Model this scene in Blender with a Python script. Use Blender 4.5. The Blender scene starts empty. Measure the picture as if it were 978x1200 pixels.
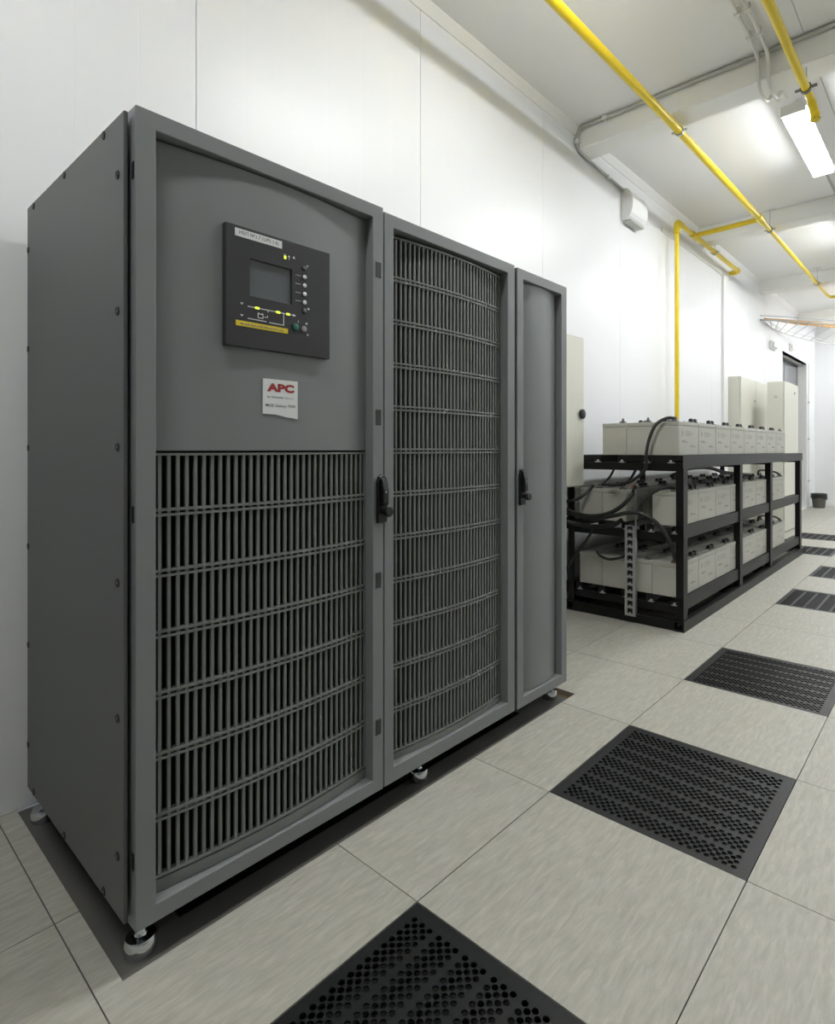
import bpy, bmesh, math, random
from mathutils import Vector, Matrix, geometry

random.seed(7)
scene = bpy.context.scene
C = scene.collection
PI = math.pi

# ------------------------------------------------------------------ camera
TH = 0.7051
cam_d = bpy.data.cameras.new('camera')
cam = bpy.data.objects.new('camera', cam_d)
C.objects.link(cam)
cam.location = (-0.9995, -1.0201, 1.1164)
cam.rotation_euler = (PI / 2, 0, TH - PI / 2)
cam_d.sensor_fit = 'HORIZONTAL'
cam_d.sensor_width = 36.0
cam_d.lens = 675.18 * 36.0 / 978.0
cam_d.shift_x = (489.0 - 549.886) / 978.0
cam_d.shift_y = -(600.0 - 526.587) / 978.0
cam_d.clip_start = 0.02
scene.camera = cam

# ------------------------------------------------------------------ world, exposure
world = bpy.data.worlds.new('world')
scene.world = world
world.use_nodes = True
world.node_tree.nodes['Background'].inputs[0].default_value = (0.8, 0.85, 0.9, 1)
world.node_tree.nodes['Background'].inputs[1].default_value = 0.05
vs = scene.view_settings
vs.view_transform = 'Standard'
vs.look = 'None'
vs.gamma = 1.0
vs.use_curve_mapping = False
vs.exposure = 1.54
LAMP_STRENGTH = 19.0

# room extents (metres); floor tiles are 0.6 m, the long panelled wall is y = 1.2
X0, X1, YW, YR, ZC = -4.8, 12.3, 1.2, -4.2, 3.55


# ------------------------------------------------------------------ materials
def nd(nt, kind, **kw):
    n = nt.nodes.new(kind)
    for k, v in kw.items():
        setattr(n, k, v)
    return n


def mat(name, col, rough=0.5, metal=0.0, var=0.06, scale=6.0, stretch=(1, 1, 1), bump=0.0, bscale=60.0,
        spec=0.5, emit=None, coat=0.0, rvar=0.0):
    m = bpy.data.materials.new(name)
    m.use_nodes = True
    nt = m.node_tree
    b = nt.nodes['Principled BSDF']
    b.inputs['Roughness'].default_value = rough
    b.inputs['Metallic'].default_value = metal
    b.inputs['Specular IOR Level'].default_value = spec
    b.inputs['Coat Weight'].default_value = coat
    tc = nd(nt, 'ShaderNodeTexCoord')
    mp = nd(nt, 'ShaderNodeMapping')
    mp.inputs['Scale'].default_value = stretch
    nt.links.new(tc.outputs['Object'], mp.inputs['Vector'])
    n = nd(nt, 'ShaderNodeTexNoise')
    n.inputs['Scale'].default_value = scale
    n.inputs['Detail'].default_value = 4
    nt.links.new(mp.outputs[0], n.inputs['Vector'])
    mx = nd(nt, 'ShaderNodeMix', data_type='RGBA')
    mx.inputs[6].default_value = (*[c * (1 - var) for c in col], 1)
    mx.inputs[7].default_value = (*[min(1, c * (1 + var)) for c in col], 1)
    nt.links.new(n.outputs['Fac'], mx.inputs[0])
    nt.links.new(mx.outputs[2], b.inputs['Base Color'])
    if rvar:
        mr = nd(nt, 'ShaderNodeMapRange')
        mr.inputs['To Min'].default_value = max(0, rough - rvar)
        mr.inputs['To Max'].default_value = rough + rvar
        nt.links.new(n.outputs['Fac'], mr.inputs['Value'])
        nt.links.new(mr.outputs[0], b.inputs['Roughness'])
    if bump:
        n2 = nd(nt, 'ShaderNodeTexNoise')
        n2.inputs['Scale'].default_value = bscale
        nt.links.new(mp.outputs[0], n2.inputs['Vector'])
        bp = nd(nt, 'ShaderNodeBump')
        bp.inputs['Strength'].default_value = bump
        bp.inputs['Distance'].default_value = 0.002
        nt.links.new(n2.outputs['Fac'], bp.inputs['Height'])
        nt.links.new(bp.outputs[0], b.inputs['Normal'])
    if emit:
        b.inputs['Emission Color'].default_value = (*emit[0], 1)
        b.inputs['Emission Strength'].default_value = emit[1]
    return m


def mat_tile():
    m = mat('vinyl_tile', (0.5, 0.49, 0.435), rough=0.42, var=0.0, spec=0.4)
    nt = m.node_tree
    b = nt.nodes['Principled BSDF']
    for l in list(b.inputs['Base Color'].links):
        nt.links.remove(l)
    tc = nd(nt, 'ShaderNodeTexCoord')
    oi = nd(nt, 'ShaderNodeObjectInfo')
    ad = nd(nt, 'ShaderNodeVectorMath', operation='ADD')
    ml = nd(nt, 'ShaderNodeMath', operation='MULTIPLY')
    ml.inputs[1].default_value = 37.0
    nt.links.new(oi.outputs['Random'], ml.inputs[0])
    nt.links.new(tc.outputs['Object'], ad.inputs[0])
    nt.links.new(ml.outputs[0], ad.inputs[1])
    rt = nd(nt, 'ShaderNodeMapping')
    rt.inputs['Rotation'].default_value = (0, 0, 0.12)
    rt.inputs['Scale'].default_value = (15, 75, 1)
    nt.links.new(ad.outputs[0], rt.inputs['Vector'])
    n = nd(nt, 'ShaderNodeTexNoise')
    n.inputs['Scale'].default_value = 1.0
    n.inputs['Detail'].default_value = 5
    n.inputs['Roughness'].default_value = 0.6
    n.inputs['Distortion'].default_value = 0.5
    nt.links.new(rt.outputs[0], n.inputs['Vector'])
    cr = nd(nt, 'ShaderNodeValToRGB')
    e = cr.color_ramp.elements
    e[0].position = 0.25; e[0].color = (0.375, 0.36, 0.305, 1)
    e[1].position = 0.78; e[1].color = (0.55, 0.535, 0.47, 1)
    k = e.new(0.5); k.color = (0.448, 0.433, 0.373, 1)
    nt.links.new(n.outputs['Fac'], cr.inputs[0])
    br = nd(nt, 'ShaderNodeBrightContrast')
    mm = nd(nt, 'ShaderNodeMapRange')
    mm.inputs['To Min'].default_value = -0.012
    mm.inputs['To Max'].default_value = 0.012
    nt.links.new(oi.outputs['Random'], mm.inputs['Value'])
    nt.links.new(mm.outputs[0], br.inputs['Bright'])
    nt.links.new(cr.outputs[0], br.inputs['Color'])
    nt.links.new(br.outputs[0], b.inputs['Base Color'])
    return m


def mat_wall():
    m = mat('wall_panel_paint', (0.82, 0.825, 0.835), rough=0.35, var=0.012, scale=1.5, spec=0.4)
    nt = m.node_tree
    b = nt.nodes['Principled BSDF']
    # shallow rolled grooves every 0.2 m
    tc = nd(nt, 'ShaderNodeTexCoord')
    sx = nd(nt, 'ShaderNodeSeparateXYZ')
    nt.links.new(tc.outputs['Object'], sx.inputs[0])
    d = nd(nt, 'ShaderNodeMath', operation='DIVIDE'); d.inputs[1].default_value = 0.1
    nt.links.new(sx.outputs[0], d.inputs[0])
    p = nd(nt, 'ShaderNodeMath', operation='PINGPONG'); p.inputs[1].default_value = 1.0
    nt.links.new(d.outputs[0], p.inputs[0])
    s = nd(nt, 'ShaderNodeMapRange', interpolation_type='SMOOTHSTEP')
    s.inputs['From Min'].default_value = 0.0
    s.inputs['From Max'].default_value = 0.03
    nt.links.new(p.outputs[0], s.inputs['Value'])
    bp = nd(nt, 'ShaderNodeBump')
    bp.inputs['Strength'].default_value = 0.25
    bp.inputs['Distance'].default_value = 0.0012
    nt.links.new(s.outputs[0], bp.inputs['Height'])
    nt.links.new(bp.outputs[0], b.inputs['Normal'])
    return m


M = {
    'tile': mat_tile(),
    'wall': mat_wall(),
    'wall_grey': mat('grey_wall_paint', (0.45, 0.46, 0.47), rough=0.5, var=0.02, scale=1.5),
    'ceiling': mat('ceiling_paint', (0.89, 0.89, 0.88), rough=0.45, var=0.015, scale=1.2),
    'beam': mat('beam_paint', (0.89, 0.89, 0.85), rough=0.5, var=0.02, scale=2),
    'trim': mat('trim_paint', (0.83, 0.83, 0.815), rough=0.45, var=0.015),
    'void': mat('subfloor_dark', (0.012, 0.012, 0.012), rough=0.9),
    'plate': mat('steel_base', (0.105, 0.1, 0.09), rough=0.55, metal=0.0, var=0.25, scale=5),
    'wood': mat('raw_tile_edge', (0.16, 0.095, 0.035), rough=0.8, var=0.3, scale=30),
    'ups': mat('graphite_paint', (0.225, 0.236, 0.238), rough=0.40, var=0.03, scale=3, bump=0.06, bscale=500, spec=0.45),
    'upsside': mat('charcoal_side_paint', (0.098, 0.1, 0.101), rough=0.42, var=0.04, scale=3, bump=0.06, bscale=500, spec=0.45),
    'slat': mat('grille_plastic', (0.19, 0.2, 0.187), rough=0.45, var=0.05, scale=8, spec=0.45),
    'black': mat('black_plastic', (0.007, 0.007, 0.007), rough=0.4, var=0.1),
    'filter': mat('black_filter_mesh', (0.004, 0.0045, 0.004), rough=0.95, var=0.5, scale=40, spec=0.1),
    'bezel': mat('display_bezel', (0.03, 0.03, 0.031), rough=0.5, var=0.05),
    'screen': mat('display_glass', (0.13, 0.14, 0.145), rough=0.12, var=0.02, spec=0.6),
    'white': mat('white_print', (0.8, 0.8, 0.79), rough=0.6, var=0.02),
    'paper': mat('sticker_paper', (0.82, 0.83, 0.82), rough=0.6, var=0.03, scale=30),
    'yellow_l': mat('yellow_label', (0.85, 0.66, 0.02), rough=0.5, var=0.03),
    'ink': mat('dark_ink', (0.04, 0.04, 0.04), rough=0.7),
    'ink_soft': mat('faded_ink', (0.25, 0.25, 0.25), rough=0.7),
    'red': mat('red_ink', (0.36, 0.03, 0.03), rough=0.6, var=0.04),
    'green': mat('green_button', (0.02, 0.16, 0.11), rough=0.35),
    'grey_b': mat('grey_button', (0.28, 0.27, 0.25), rough=0.4),
    'grey_d': mat('dim_button', (0.12, 0.12, 0.12), rough=0.4),
    'led': mat('lit_indicator', (0.5, 0.6, 0.02), rough=0.4, emit=((0.65, 0.85, 0.05), 0.6)),
    'chrome': mat('chrome', (0.62, 0.64, 0.66), rough=0.12, metal=1.0, var=0.05),
    'steel': mat('galvanised_steel', (0.52, 0.53, 0.53), rough=0.42, metal=0.75, var=0.12, scale=40),
    'vent': mat('black_vent_steel', (0.014, 0.0145, 0.015), rough=0.40, var=0.2, scale=8, spec=0.4, rvar=0.05),
    'rack': mat('black_rack_paint', (0.008, 0.008, 0.0075), rough=0.42, var=0.2, scale=10, spec=0.3),
    'batt': mat('beige_battery_case', (0.50, 0.49, 0.43), rough=0.5, var=0.05, scale=9),
    'battlid': mat('beige_battery_lid', (0.46, 0.455, 0.40), rough=0.5, var=0.06, scale=9),
    'lead': mat('terminal_metal', (0.2, 0.2, 0.19), rough=0.4, metal=0.7),
    'copper': mat('copper_lug', (0.45, 0.16, 0.09), rough=0.45, metal=0.4),
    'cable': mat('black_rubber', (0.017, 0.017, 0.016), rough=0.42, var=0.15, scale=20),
    'cab': mat('cream_cabinet_paint', (0.70, 0.69, 0.60), rough=0.45, var=0.015, scale=3),
    'ypipe': mat('yellow_pipe_paint', (0.84, 0.62, 0.012), rough=0.33, var=0.04, scale=12, spec=0.5),
    'conduit': mat('grey_conduit', (0.50, 0.50, 0.47), rough=0.45, var=0.04),
    'wconduit': mat('white_conduit', (0.76, 0.76, 0.73), rough=0.45, var=0.03),
    'lamp': mat('lamp_diffuser', (0.9, 0.9, 0.9), rough=0.5, emit=((0.95, 0.98, 1.0), LAMP_STRENGTH)),
    'lampbody': mat('lamp_housing', (0.75, 0.75, 0.73), rough=0.5),
    'doorgrey': mat('dark_door_paint', (0.05, 0.053, 0.055), rough=0.4),
    'doorglass': mat('door_glass', (0.22, 0.23, 0.245), rough=0.1, spec=0.6),
    'bin': mat('grey_bin_plastic', (0.11, 0.105, 0.095), rough=0.45, var=0.1),
    'bag': mat('black_bag', (0.02, 0.02, 0.018), rough=0.35, bump=0.5, bscale=40),
    'orange': mat('orange_cable', (0.75, 0.42, 0.12), rough=0.5, var=0.1, scale=20),
}


# ------------------------------------------------------------------ mesh helpers
def box(bm, x0, x1, y0, y1, z0, z1, bev=0.0):
    vs_ = [bm.verts.new((x, y, z)) for x in (x0, x1) for y in (y0, y1) for z in (z0, z1)]
    q = [(0, 1, 3, 2), (4, 6, 7, 5), (0, 4, 5, 1), (2, 3, 7, 6), (0, 2, 6, 4), (1, 5, 7, 3)]
    fs = [bm.faces.new([vs_[i] for i in f]) for f in q]
    if bev:
        es = set(e for f in fs for e in f.edges)
        bmesh.ops.bevel(bm, geom=list(es), offset=bev, segments=1, affect='EDGES', profile=0.5)
    return bm


def prism(bm, pts, a0, a1, axis='x', bev=0.0):
    """extrude a closed 2-D outline along an axis: x -> (y,z), y -> (x,z), z -> (x,y)"""
    def mk(p, a):
        return {'x': (a, p[0], p[1]), 'y': (p[0], a, p[1]), 'z': (p[0], p[1], a)}[axis]
    va = [bm.verts.new(mk(p, a0)) for p in pts]
    vb = [bm.verts.new(mk(p, a1)) for p in pts]
    n = len(pts)
    fs = [bm.faces.new(va), bm.faces.new(vb[::-1])]
    for i in range(n):
        fs.append(bm.faces.new((va[i], vb[i], vb[(i + 1) % n], va[(i + 1) % n])))
    bmesh.ops.recalc_face_normals(bm, faces=fs)
    if bev:
        es = set(e for f in fs[:2] for e in f.edges)
        bmesh.ops.bevel(bm, geom=list(es), offset=bev, segments=1, affect='EDGES', profile=0.5)
    return bm


def smooth_path(pts, n=6):
    P = [Vector(p) for p in pts]
    if len(P) < 3:
        return P
    out = []
    Q = [P[0] * 2 - P[1]] + P + [P[-1] * 2 - P[-2]]
    for i in range(1, len(Q) - 2):
        a, b, c, d = Q[i - 1], Q[i], Q[i + 1], Q[i + 2]
        for k in range(n):
            t = k / n
            out.append(0.5 * ((2 * b) + (c - a) * t + (2 * a - 5 * b + 4 * c - d) * t * t + (3 * b - a - 3 * c + d) * t ** 3))
    out.append(P[-1])
    return out


def round_path(pts, r, n=5):
    P = [Vector(p) for p in pts]
    out = [P[0]]
    for i in range(1, len(P) - 1):
        a, b, c = P[i - 1], P[i], P[i + 1]
        d1 = (a - b); d2 = (c - b)
        rr = min(r, d1.length * 0.49, d2.length * 0.49)
        s = b + d1.normalized() * rr
        e = b + d2.normalized() * rr
        for k in range(n + 1):
            t = k / n
            out.append(s * (1 - t) ** 2 + b * 2 * t * (1 - t) + e * t * t)
    out.append(P[-1])
    return out


def tube(bm, pts, r, seg=10):
    P = [Vector(p) for p in pts]
    rings = []
    up = None
    for i, p in enumerate(P):
        t = (P[min(i + 1, len(P) - 1)] - P[max(i - 1, 0)])
        if t.length < 1e-9:
            t = Vector((0, 0, 1))
        t.normalize()
        if up is None:
            up = t.orthogonal().normalized()
        else:
            up = (up - t * up.dot(t))
            up = up.normalized() if up.length > 1e-6 else t.orthogonal().normalized()
        s = t.cross(up)
        rad = r[i] if isinstance(r, (list, tuple)) else r
        rings.append([bm.verts.new(p + (up * math.cos(2 * PI * k / seg) + s * math.sin(2 * PI * k / seg)) * rad) for k in range(seg)])
    for a, b in zip(rings, rings[1:]):
        for k in range(seg):
            bm.faces.new((a[k], a[(k + 1) % seg], b[(k + 1) % seg], b[k]))
    bm.faces.new(rings[0][::-1])
    bm.faces.new(rings[-1])
    return bm


def lathe(bm, c, prof, seg=20, axis='z'):
    def pos(r, h, a):
        u, v = r * math.cos(a), r * math.sin(a)
        o = {'z': (u, v, h), 'y': (u, h, v), 'x': (h, u, v)}[axis]
        return (c[0] + o[0], c[1] + o[1], c[2] + o[2])
    rings = [[bm.verts.new(pos(max(r, 1e-5), h, 2 * PI * k / seg)) for k in range(seg)] for r, h in prof]
    fs = []
    for a, b in zip(rings, rings[1:]):
        for k in range(seg):
            fs.append(bm.faces.new((a[k], a[(k + 1) % seg], b[(k + 1) % seg], b[k])))
    fs.append(bm.faces.new(rings[0][::-1]))
    fs.append(bm.faces.new(rings[-1]))
    bmesh.ops.recalc_face_normals(bm, faces=fs)
    return bm


def ring(bm, ox0, ox1, oz0, oz1, ix0, ix1, iz0, iz1, y0, y1, bev=0.0):
    """picture-frame in the xz plane between y0 (front) and y1"""
    def loop(a, b, c, d, y):
        return [bm.verts.new(p) for p in ((a, y, c), (b, y, c), (b, y, d), (a, y, d))]
    of, inf = loop(ox0, ox1, oz0, oz1, y0), loop(ix0, ix1, iz0, iz1, y0)
    ob, ib = loop(ox0, ox1, oz0, oz1, y1), loop(ix0, ix1, iz0, iz1, y1)
    fs = []
    for k in range(4):
        j = (k + 1) % 4
        fs.append(bm.faces.new((of[k], of[j], inf[j], inf[k])))
        fs.append(bm.faces.new((ob[j], ob[k], ib[k], ib[j])))
        fs.append(bm.faces.new((of[j], of[k], ob[k], ob[j])))
        fs.append(bm.faces.new((inf[k], inf[j], ib[j], ib[k])))
    bmesh.ops.recalc_face_normals(bm, faces=fs)
    if bev:
        es = [e for e in set(e for f in fs for e in f.edges) if e.calc_face_angle(0) > 0.5]
        bmesh.ops.bevel(bm, geom=es, offset=bev, segments=2, affect='EDGES', profile=0.5)
    return bm


ORIGIN = {}


def link_mesh(name, me, m, parent=None, smooth=False):
    o = bpy.data.objects.new(name, me)
    C.objects.link(o)
    if m and not me.materials:
        me.materials.append(M[m])
    if smooth:
        for p in me.polygons:
            p.use_smooth = True
        me.set_sharp_from_angle(angle=0.7)
    if parent:
        o.parent = parent
        L = ORIGIN.get(parent.name, Vector((0, 0, 0)))
        if parent.type == 'EMPTY' and L.length > 0:
            o.matrix_parent_inverse = Matrix.Translation(-L)
    return o


def obj(name, bm, m, parent=None, smooth=False):
    me = bpy.data.meshes.new(name)
    bm.to_mesh(me)
    bm.free()
    return link_mesh(name, me, m, parent, smooth)


def nb():
    return bmesh.new()


def tag(o, label, cat, group=None):
    o['label'] = label
    o['category'] = cat
    if group:
        o['group'] = group
    return o


def thing(name, label, cat, loc=(0, 0, 0), group=None):
    o = bpy.data.objects.new(name, None)
    o.empty_display_size = 0.05
    C.objects.link(o)
    o.location = loc
    ORIGIN[o.name] = Vector(loc)
    return tag(o, label, cat, group)


def struct(o):
    o['kind'] = 'structure'
    return o


def copy_tree(o, parent=None):
    c = o.copy()
    C.objects.link(c)
    if parent:
        c.parent = parent
    for ch in list(o.children):
        copy_tree(ch, c)
    return c


def text_mesh(body, size, width=None, height=None, bold=0.0):
    cu = bpy.data.curves.new('lettering', 'FONT')
    cu.body = body
    cu.size = size
    cu.align_x = 'CENTER'
    cu.align_y = 'CENTER'
    cu.resolution_u = 3
    cu.offset = bold
    t = bpy.data.objects.new('lettering', cu)
    C.objects.link(t)
    dg = bpy.context.evaluated_depsgraph_get()
    dg.update()
    me = bpy.data.meshes.new_from_object(t.evaluated_get(dg))
    bpy.data.objects.remove(t)
    xs = [v.co.x for v in me.vertices]
    ys = [v.co.y for v in me.vertices]
    cx, cy = (min(xs) + max(xs)) / 2, (min(ys) + max(ys)) / 2
    sx = width / (max(xs) - min(xs)) if width else 1
    sy = height / (max(ys) - min(ys)) if height else (sx if width else 1)
    for v in me.vertices:
        v.co = Vector(((v.co.x - cx) * sx, (v.co.y - cy) * sy, 0))
    return me


def text_on_front(name, body, x, y, z, m, parent, width=None, height=None, bold=0.0, size=0.02):
    """lettering on a surface that faces -y"""
    me = text_mesh(body, size, width, height, bold)
    for v in me.vertices:
        v.co = Vector((x + v.co.x, y, z + v.co.y))
    me.materials.clear()
    return link_mesh(name, me, m, parent)


# ================================================================== SETTING
# ---- floor: dark slab with one tile object per cell
bm = nb()
box(bm, X0, X1, YR, YW, -0.12, -0.06)
floor = struct(obj('floor', bm, 'void'))
VENTS = {(-1, -1): 0, (1, -1): 1, (3, -1): 1, (6, -1): 0, (8, -1): 0, (10, 0): 0, (12, 0): 0}
CUT = (-0.55, 1.318, 0.318, 1.2)          # opening in the floor under the cabinet
G = 0.0014
bm = nb()
box(bm, -0.3 + G, 0.3 - G, -0.3 + G, 0.3 - G, -0.035, 0)
tile_me = bpy.data.meshes.new('floor_tile')
bm.to_mesh(tile_me)
bm.free()
tile_me.materials.append(M['tile'])
for i in range(-8, 21):
    for j in range(-7, 2):
        if (i, j) in VENTS:
            continue
        x0, x1, y0, y1 = i * 0.6, (i + 1) * 0.6, j * 0.6, (j + 1) * 0.6
        if x1 > X1 + 0.01:
            x1 = X1
        cut = not (x1 <= CUT[0] + 1e-4 or x0 >= CUT[1] or y1 <= CUT[2] or y0 >= CUT[3])
        if not cut and x1 - x0 > 0.59:
            t = link_mesh('floor_tile', tile_me, None, floor)
            t.location = ((x0 + x1) / 2, (y0 + y1) / 2, 0)
            t.rotation_euler = (0, 0, random.choice([0, 0, PI, PI]))
            continue
        bm = nb()
        cx, cy = (x0 + x1) / 2, (y0 + y1) / 2
        n = 0
        if not cut:
            box(bm, x0 + G - cx, x1 - G - cx, y0 + G - cy, y1 - G - cy, -0.035, 0); n += 1
        else:
            if y0 < CUT[2] - 1e-4:
                box(bm, x0 + G - cx, x1 - G - cx, y0 + G - cy, CUT[2] - cy, -0.035, 0); n += 1
            ya = max(y0 + G, CUT[2] + 0.0001) - cy
            if x0 < CUT[0] - 1e-4 < x1:
                box(bm, x0 + G - cx, CUT[0] - cx, ya, y1 - G - cy, -0.035, 0); n += 1
            if x0 < CUT[1] < x1:
                box(bm, CUT[1] - cx, x1 - G - cx, ya, y1 - G - cy, -0.035, 0); n += 1
        if n:
            t = obj('floor_tile', bm, 'tile', floor)
            t.location = (cx, cy, 0)
        else:
            bm.free()

# ---- steel support set into the floor under the big cabinet
bm = nb()
z0, z1 = -0.03, -0.002
box(bm, -0.549, 1.255, 0.319, 0.40, z0, z1)
box(bm, -0.549, -0.40, 0.40, 1.19, z0, z1)
box(bm, 1.0, 1.255, 0.40, 1.19, z0, z1)
box(bm, -0.40, 1.0, 1.06, 1.19, z0, z1)
base_frame = tag(obj('floor_support_frame', bm, 'plate'), 'dark steel support frame set in the floor under the big grey cabinet', 'support frame')
bm = nb()
box(bm, 1.2555, 1.3175, 0.319, 1.19, -0.05, -0.022)
obj('cutout_packing', bm, 'wood', base_frame)

# ---- long panelled wall (y = 1.2) with a recessed doorway
DX0, DX1, DZ = 9.55, 11.5, 2.74
bm = nb()
box(bm, X0, DX0 - 0.021, YW + 0.08, YW + 0.14, 0, ZC)
box(bm, DX1 + 0.021, X1 + 0.1, YW + 0.08, YW + 0.14, 0, ZC)
box(bm, DX0 - 0.021, DX1 + 0.021, YW + 0.08, YW + 0.14, DZ + 0.021, ZC)
wall_left = struct(obj('wall_left', bm, 'wall'))


def wall_panel(x0, x1, z0=0.0, z1=ZC):
    bm = nb()
    box(bm, x0 + 0.0012, x1 - 0.0012, YW, YW + 0.08, z0, z1, 0.0012)
    obj('wall_panel', bm, 'wall', wall_left)


edges = [-4.8 + 1.2 * k for k in range(12)] + [DX0]
for a, b in zip(edges, edges[1:]):
    wall_panel(a, b)
wall_panel(DX0, 10.5, DZ)
wall_panel(10.5, DX1, DZ)
wall_panel(DX1, X1)

bm = nb(); box(bm, X1, X1 + 0.08, YR, YW, 0, ZC)
wall_far = struct(obj('wall_far', bm, 'wall'))
bm = nb(); box(bm, X0 - 0.08, X0, YR, YW, 0, ZC)
struct(obj('wall_back', bm, 'wall_grey'))
bm = nb(); box(bm, X0, X1, YR - 0.08, YR, 0, ZC)
struct(obj('wall_right', bm, 'wall_grey'))
bm = nb(); box(bm, X1 - 0.015, X1, YR, YW, 0, 0.09, 0.003)
struct(obj('baseboard_far', bm, 'trim'))

# ---- ceiling: slab, panels between the beams, beams
bm = nb(); box(bm, X0, X1, YR, YW + 0.14, ZC + 0.03, ZC + 0.1)
ceiling = struct(obj('ceiling', bm, 'ceiling'))
BEAMS = [-2.34, 0.26, 2.86, 5.46, 8.06, 10.66]
bays = [X0] + [b + 0.1 for b in BEAMS] + [X1]
strips = [YR, -3.325, -1.825, -0.325, YW]
for a, b in zip(bays, bays[1:]):
    for c, d in zip(strips, strips[1:]):
        bm = nb(); box(bm, a + 0.001, b - 0.001, c + 0.0015, d - 0.0015, ZC, ZC + 0.03, 0.001)
        obj('ceiling_panel', bm, 'ceiling', ceiling)
for b in BEAMS:
    bm = nb(); box(bm, b, b + 0.2, YR, YW, ZC - 0.165, ZC, 0.006)
    struct(obj('ceiling_beam', bm, 'beam'))

# ---- trims
bm = nb()
prism(bm, [(YW, ZC - 0.06), (YW, ZC), (YW - 0.035, ZC), (YW - 0.035, ZC - 0.006), (YW - 0.006, ZC - 0.06)], X0, X1, 'x')
struct(obj('trim_1', bm, 'trim'))
bm = nb(); box(bm, 4.5, 6.36, YW - 0.012, YW, 3.245, 3.30, 0.002)
struct(obj('trim_2', bm, 'trim'))
bm = nb(); box(bm, 6.36, 6.52, YW - 0.03, YW, 0, 3.30, 0.003)
struct(obj('trim_3', bm, 'trim'))

# ---- recessed dark door
bm = nb()
yb = YW + 0.16
ring(bm, DX0 - 0.02, DX1 + 0.02, -0.02, DZ + 0.02, DX0, DX1, 0.0, DZ, YW + 0.001, yb + 0.08)
door = struct(obj('door_1', bm, 'trim'))
bm = nb()
ring(bm, DX0, DX1, 0, DZ - 0.02, DX0 + 0.025, DX1 - 0.025, 0.03, DZ - 0.05, yb - 0.002, yb + 0.02, 0.001)
obj('door_frame', bm, 'doorgrey', door)
mid = 10.43
for a, b in ((DX0 + 0.025, mid - 0.005), (mid + 0.005, DX1 - 0.025)):
    bm = nb(); box(bm, a + 0.03, b - 0.03, yb + 0.001, yb + 0.006, 0.6, DZ - 0.08)
    obj('door_pane', bm, 'doorglass', door)
    bm = nb(); ring(bm, a, b, 0.03, DZ - 0.05, a + 0.03, b - 0.03, 0.6, DZ - 0.08, yb, yb + 0.015, 0.001)
    obj('door_leaf', bm, 'doorgrey', door)
bm = nb(); box(bm, DX0, DX1, yb + 0.03, yb + 0.06, 0, DZ)
obj('door_backing', bm, 'doorgrey', door)

# ================================================================== STRIP LIGHTS
def make_lamp():
    t = thing('strip_light', 'long white strip light glowing under the ceiling between two beams', 'light')
    bm = nb()
    prism(bm, [(-0.08, 0.034), (-0.0755, 0.034), (-0.0755, 0.046), (0.0755, 0.046), (0.0755, 0.034), (0.08, 0.034), (0.08, 0.05), (0.055, 0.072), (-0.055, 0.072), (-0.08, 0.05)], -0.565, 0.565, 'x', 0.002)
    obj('housing', bm, 'lampbody', t)
    bm = nb()
    prism(bm, [(-0.070, 0.045), (-0.0745, 0.034), (-0.062, 0.0), (0.062, 0.0), (0.0745, 0.034), (0.070, 0.045)], -0.555, 0.555, 'x', 0.01)
    obj('diffuser', bm, 'lamp', t)
    for s in (-1, 1):
        bm = nb(); box(bm, s * 0.35 - 0.015, s * 0.35 + 0.015, -0.015, 0.015, 0.072, 0.2, 0.001)
        obj('mounting_bracket', bm, 'lampbody', t)
        bm = nb(); box(bm, s * 0.562 - 0.008, s * 0.562 + 0.008, -0.076, 0.076, 0.006, 0.072, 0.003)
        obj('end_cap', bm, 'lampbody', t)
    return t


lamp0 = make_lamp()
lamp0.location = (3.89, -0.17, 3.35)
lamp0['label'] = 'glowing white strip light beyond the nearest ceiling beam, beside the capped yellow pipe'
for y, row in ((-0.17, 'row above the floor vents'), (-3.0, 'unseen row added to brighten the rack and far wall')):  # second row is unseen, added to brighten the rack and far wall
    for k, x in enumerate((-1.34, 1.26, 3.86, 6.46, 9.6, 11.6) if y > -1 else (3.86, 6.46, 9.6, 11.6)):
        if y > -1 and x == 3.86:
            continue
        o = copy_tree(lamp0)
        o.location = (x, y, 3.35)
        o['label'] = 'strip light, %s from the back wall, %s' % (('first', 'second', 'third', 'fourth', 'fifth', 'sixth', 'seventh')[k], row)

# ================================================================== BIG GREY CABINET
UX0, UX1, UY0, UY1 = -0.524, 1.243, 0.345, 1.131
ups = thing('power_supply_cabinet', 'large dark grey three-door power supply cabinet with slatted vent doors', 'cabinet', (0.36, 0.74, 0))
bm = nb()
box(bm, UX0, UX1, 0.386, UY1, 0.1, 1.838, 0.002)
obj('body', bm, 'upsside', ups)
# left side panel
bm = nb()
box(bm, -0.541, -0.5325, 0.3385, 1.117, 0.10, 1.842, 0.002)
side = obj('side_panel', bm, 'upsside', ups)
bm = nb()
lathe(bm, (0, 0, 0), [(0.010, 0.0005), (0.010, -0.0012), (0.008, -0.0018), (0.007, -0.0005)], 14, 'x')
scr = obj('screw', bm, 'black', side)
scr_me = scr.data
bm = nb()
lathe(bm, (0, 0, 0), [(0.0035, 0.001), (0.0035, -0.0022), (0.0025, -0.003)], 6, 'x')
hex_me = obj('screw_head', bm, 'grey_d', side)
sp = [(0.374, z) for z in (1.713, 1.417, 1.121, 0.826, 0.531, 0.232)] + [(1.104, z) for z in (1.713, 1.417, 1.121, 0.826, 0.531, 0.232)] + \
     [(y, 1.829) for y in (0.46, 0.752, 1.045)] + [(y, 0.113) for y in (0.46, 0.752, 1.045)]
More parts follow.
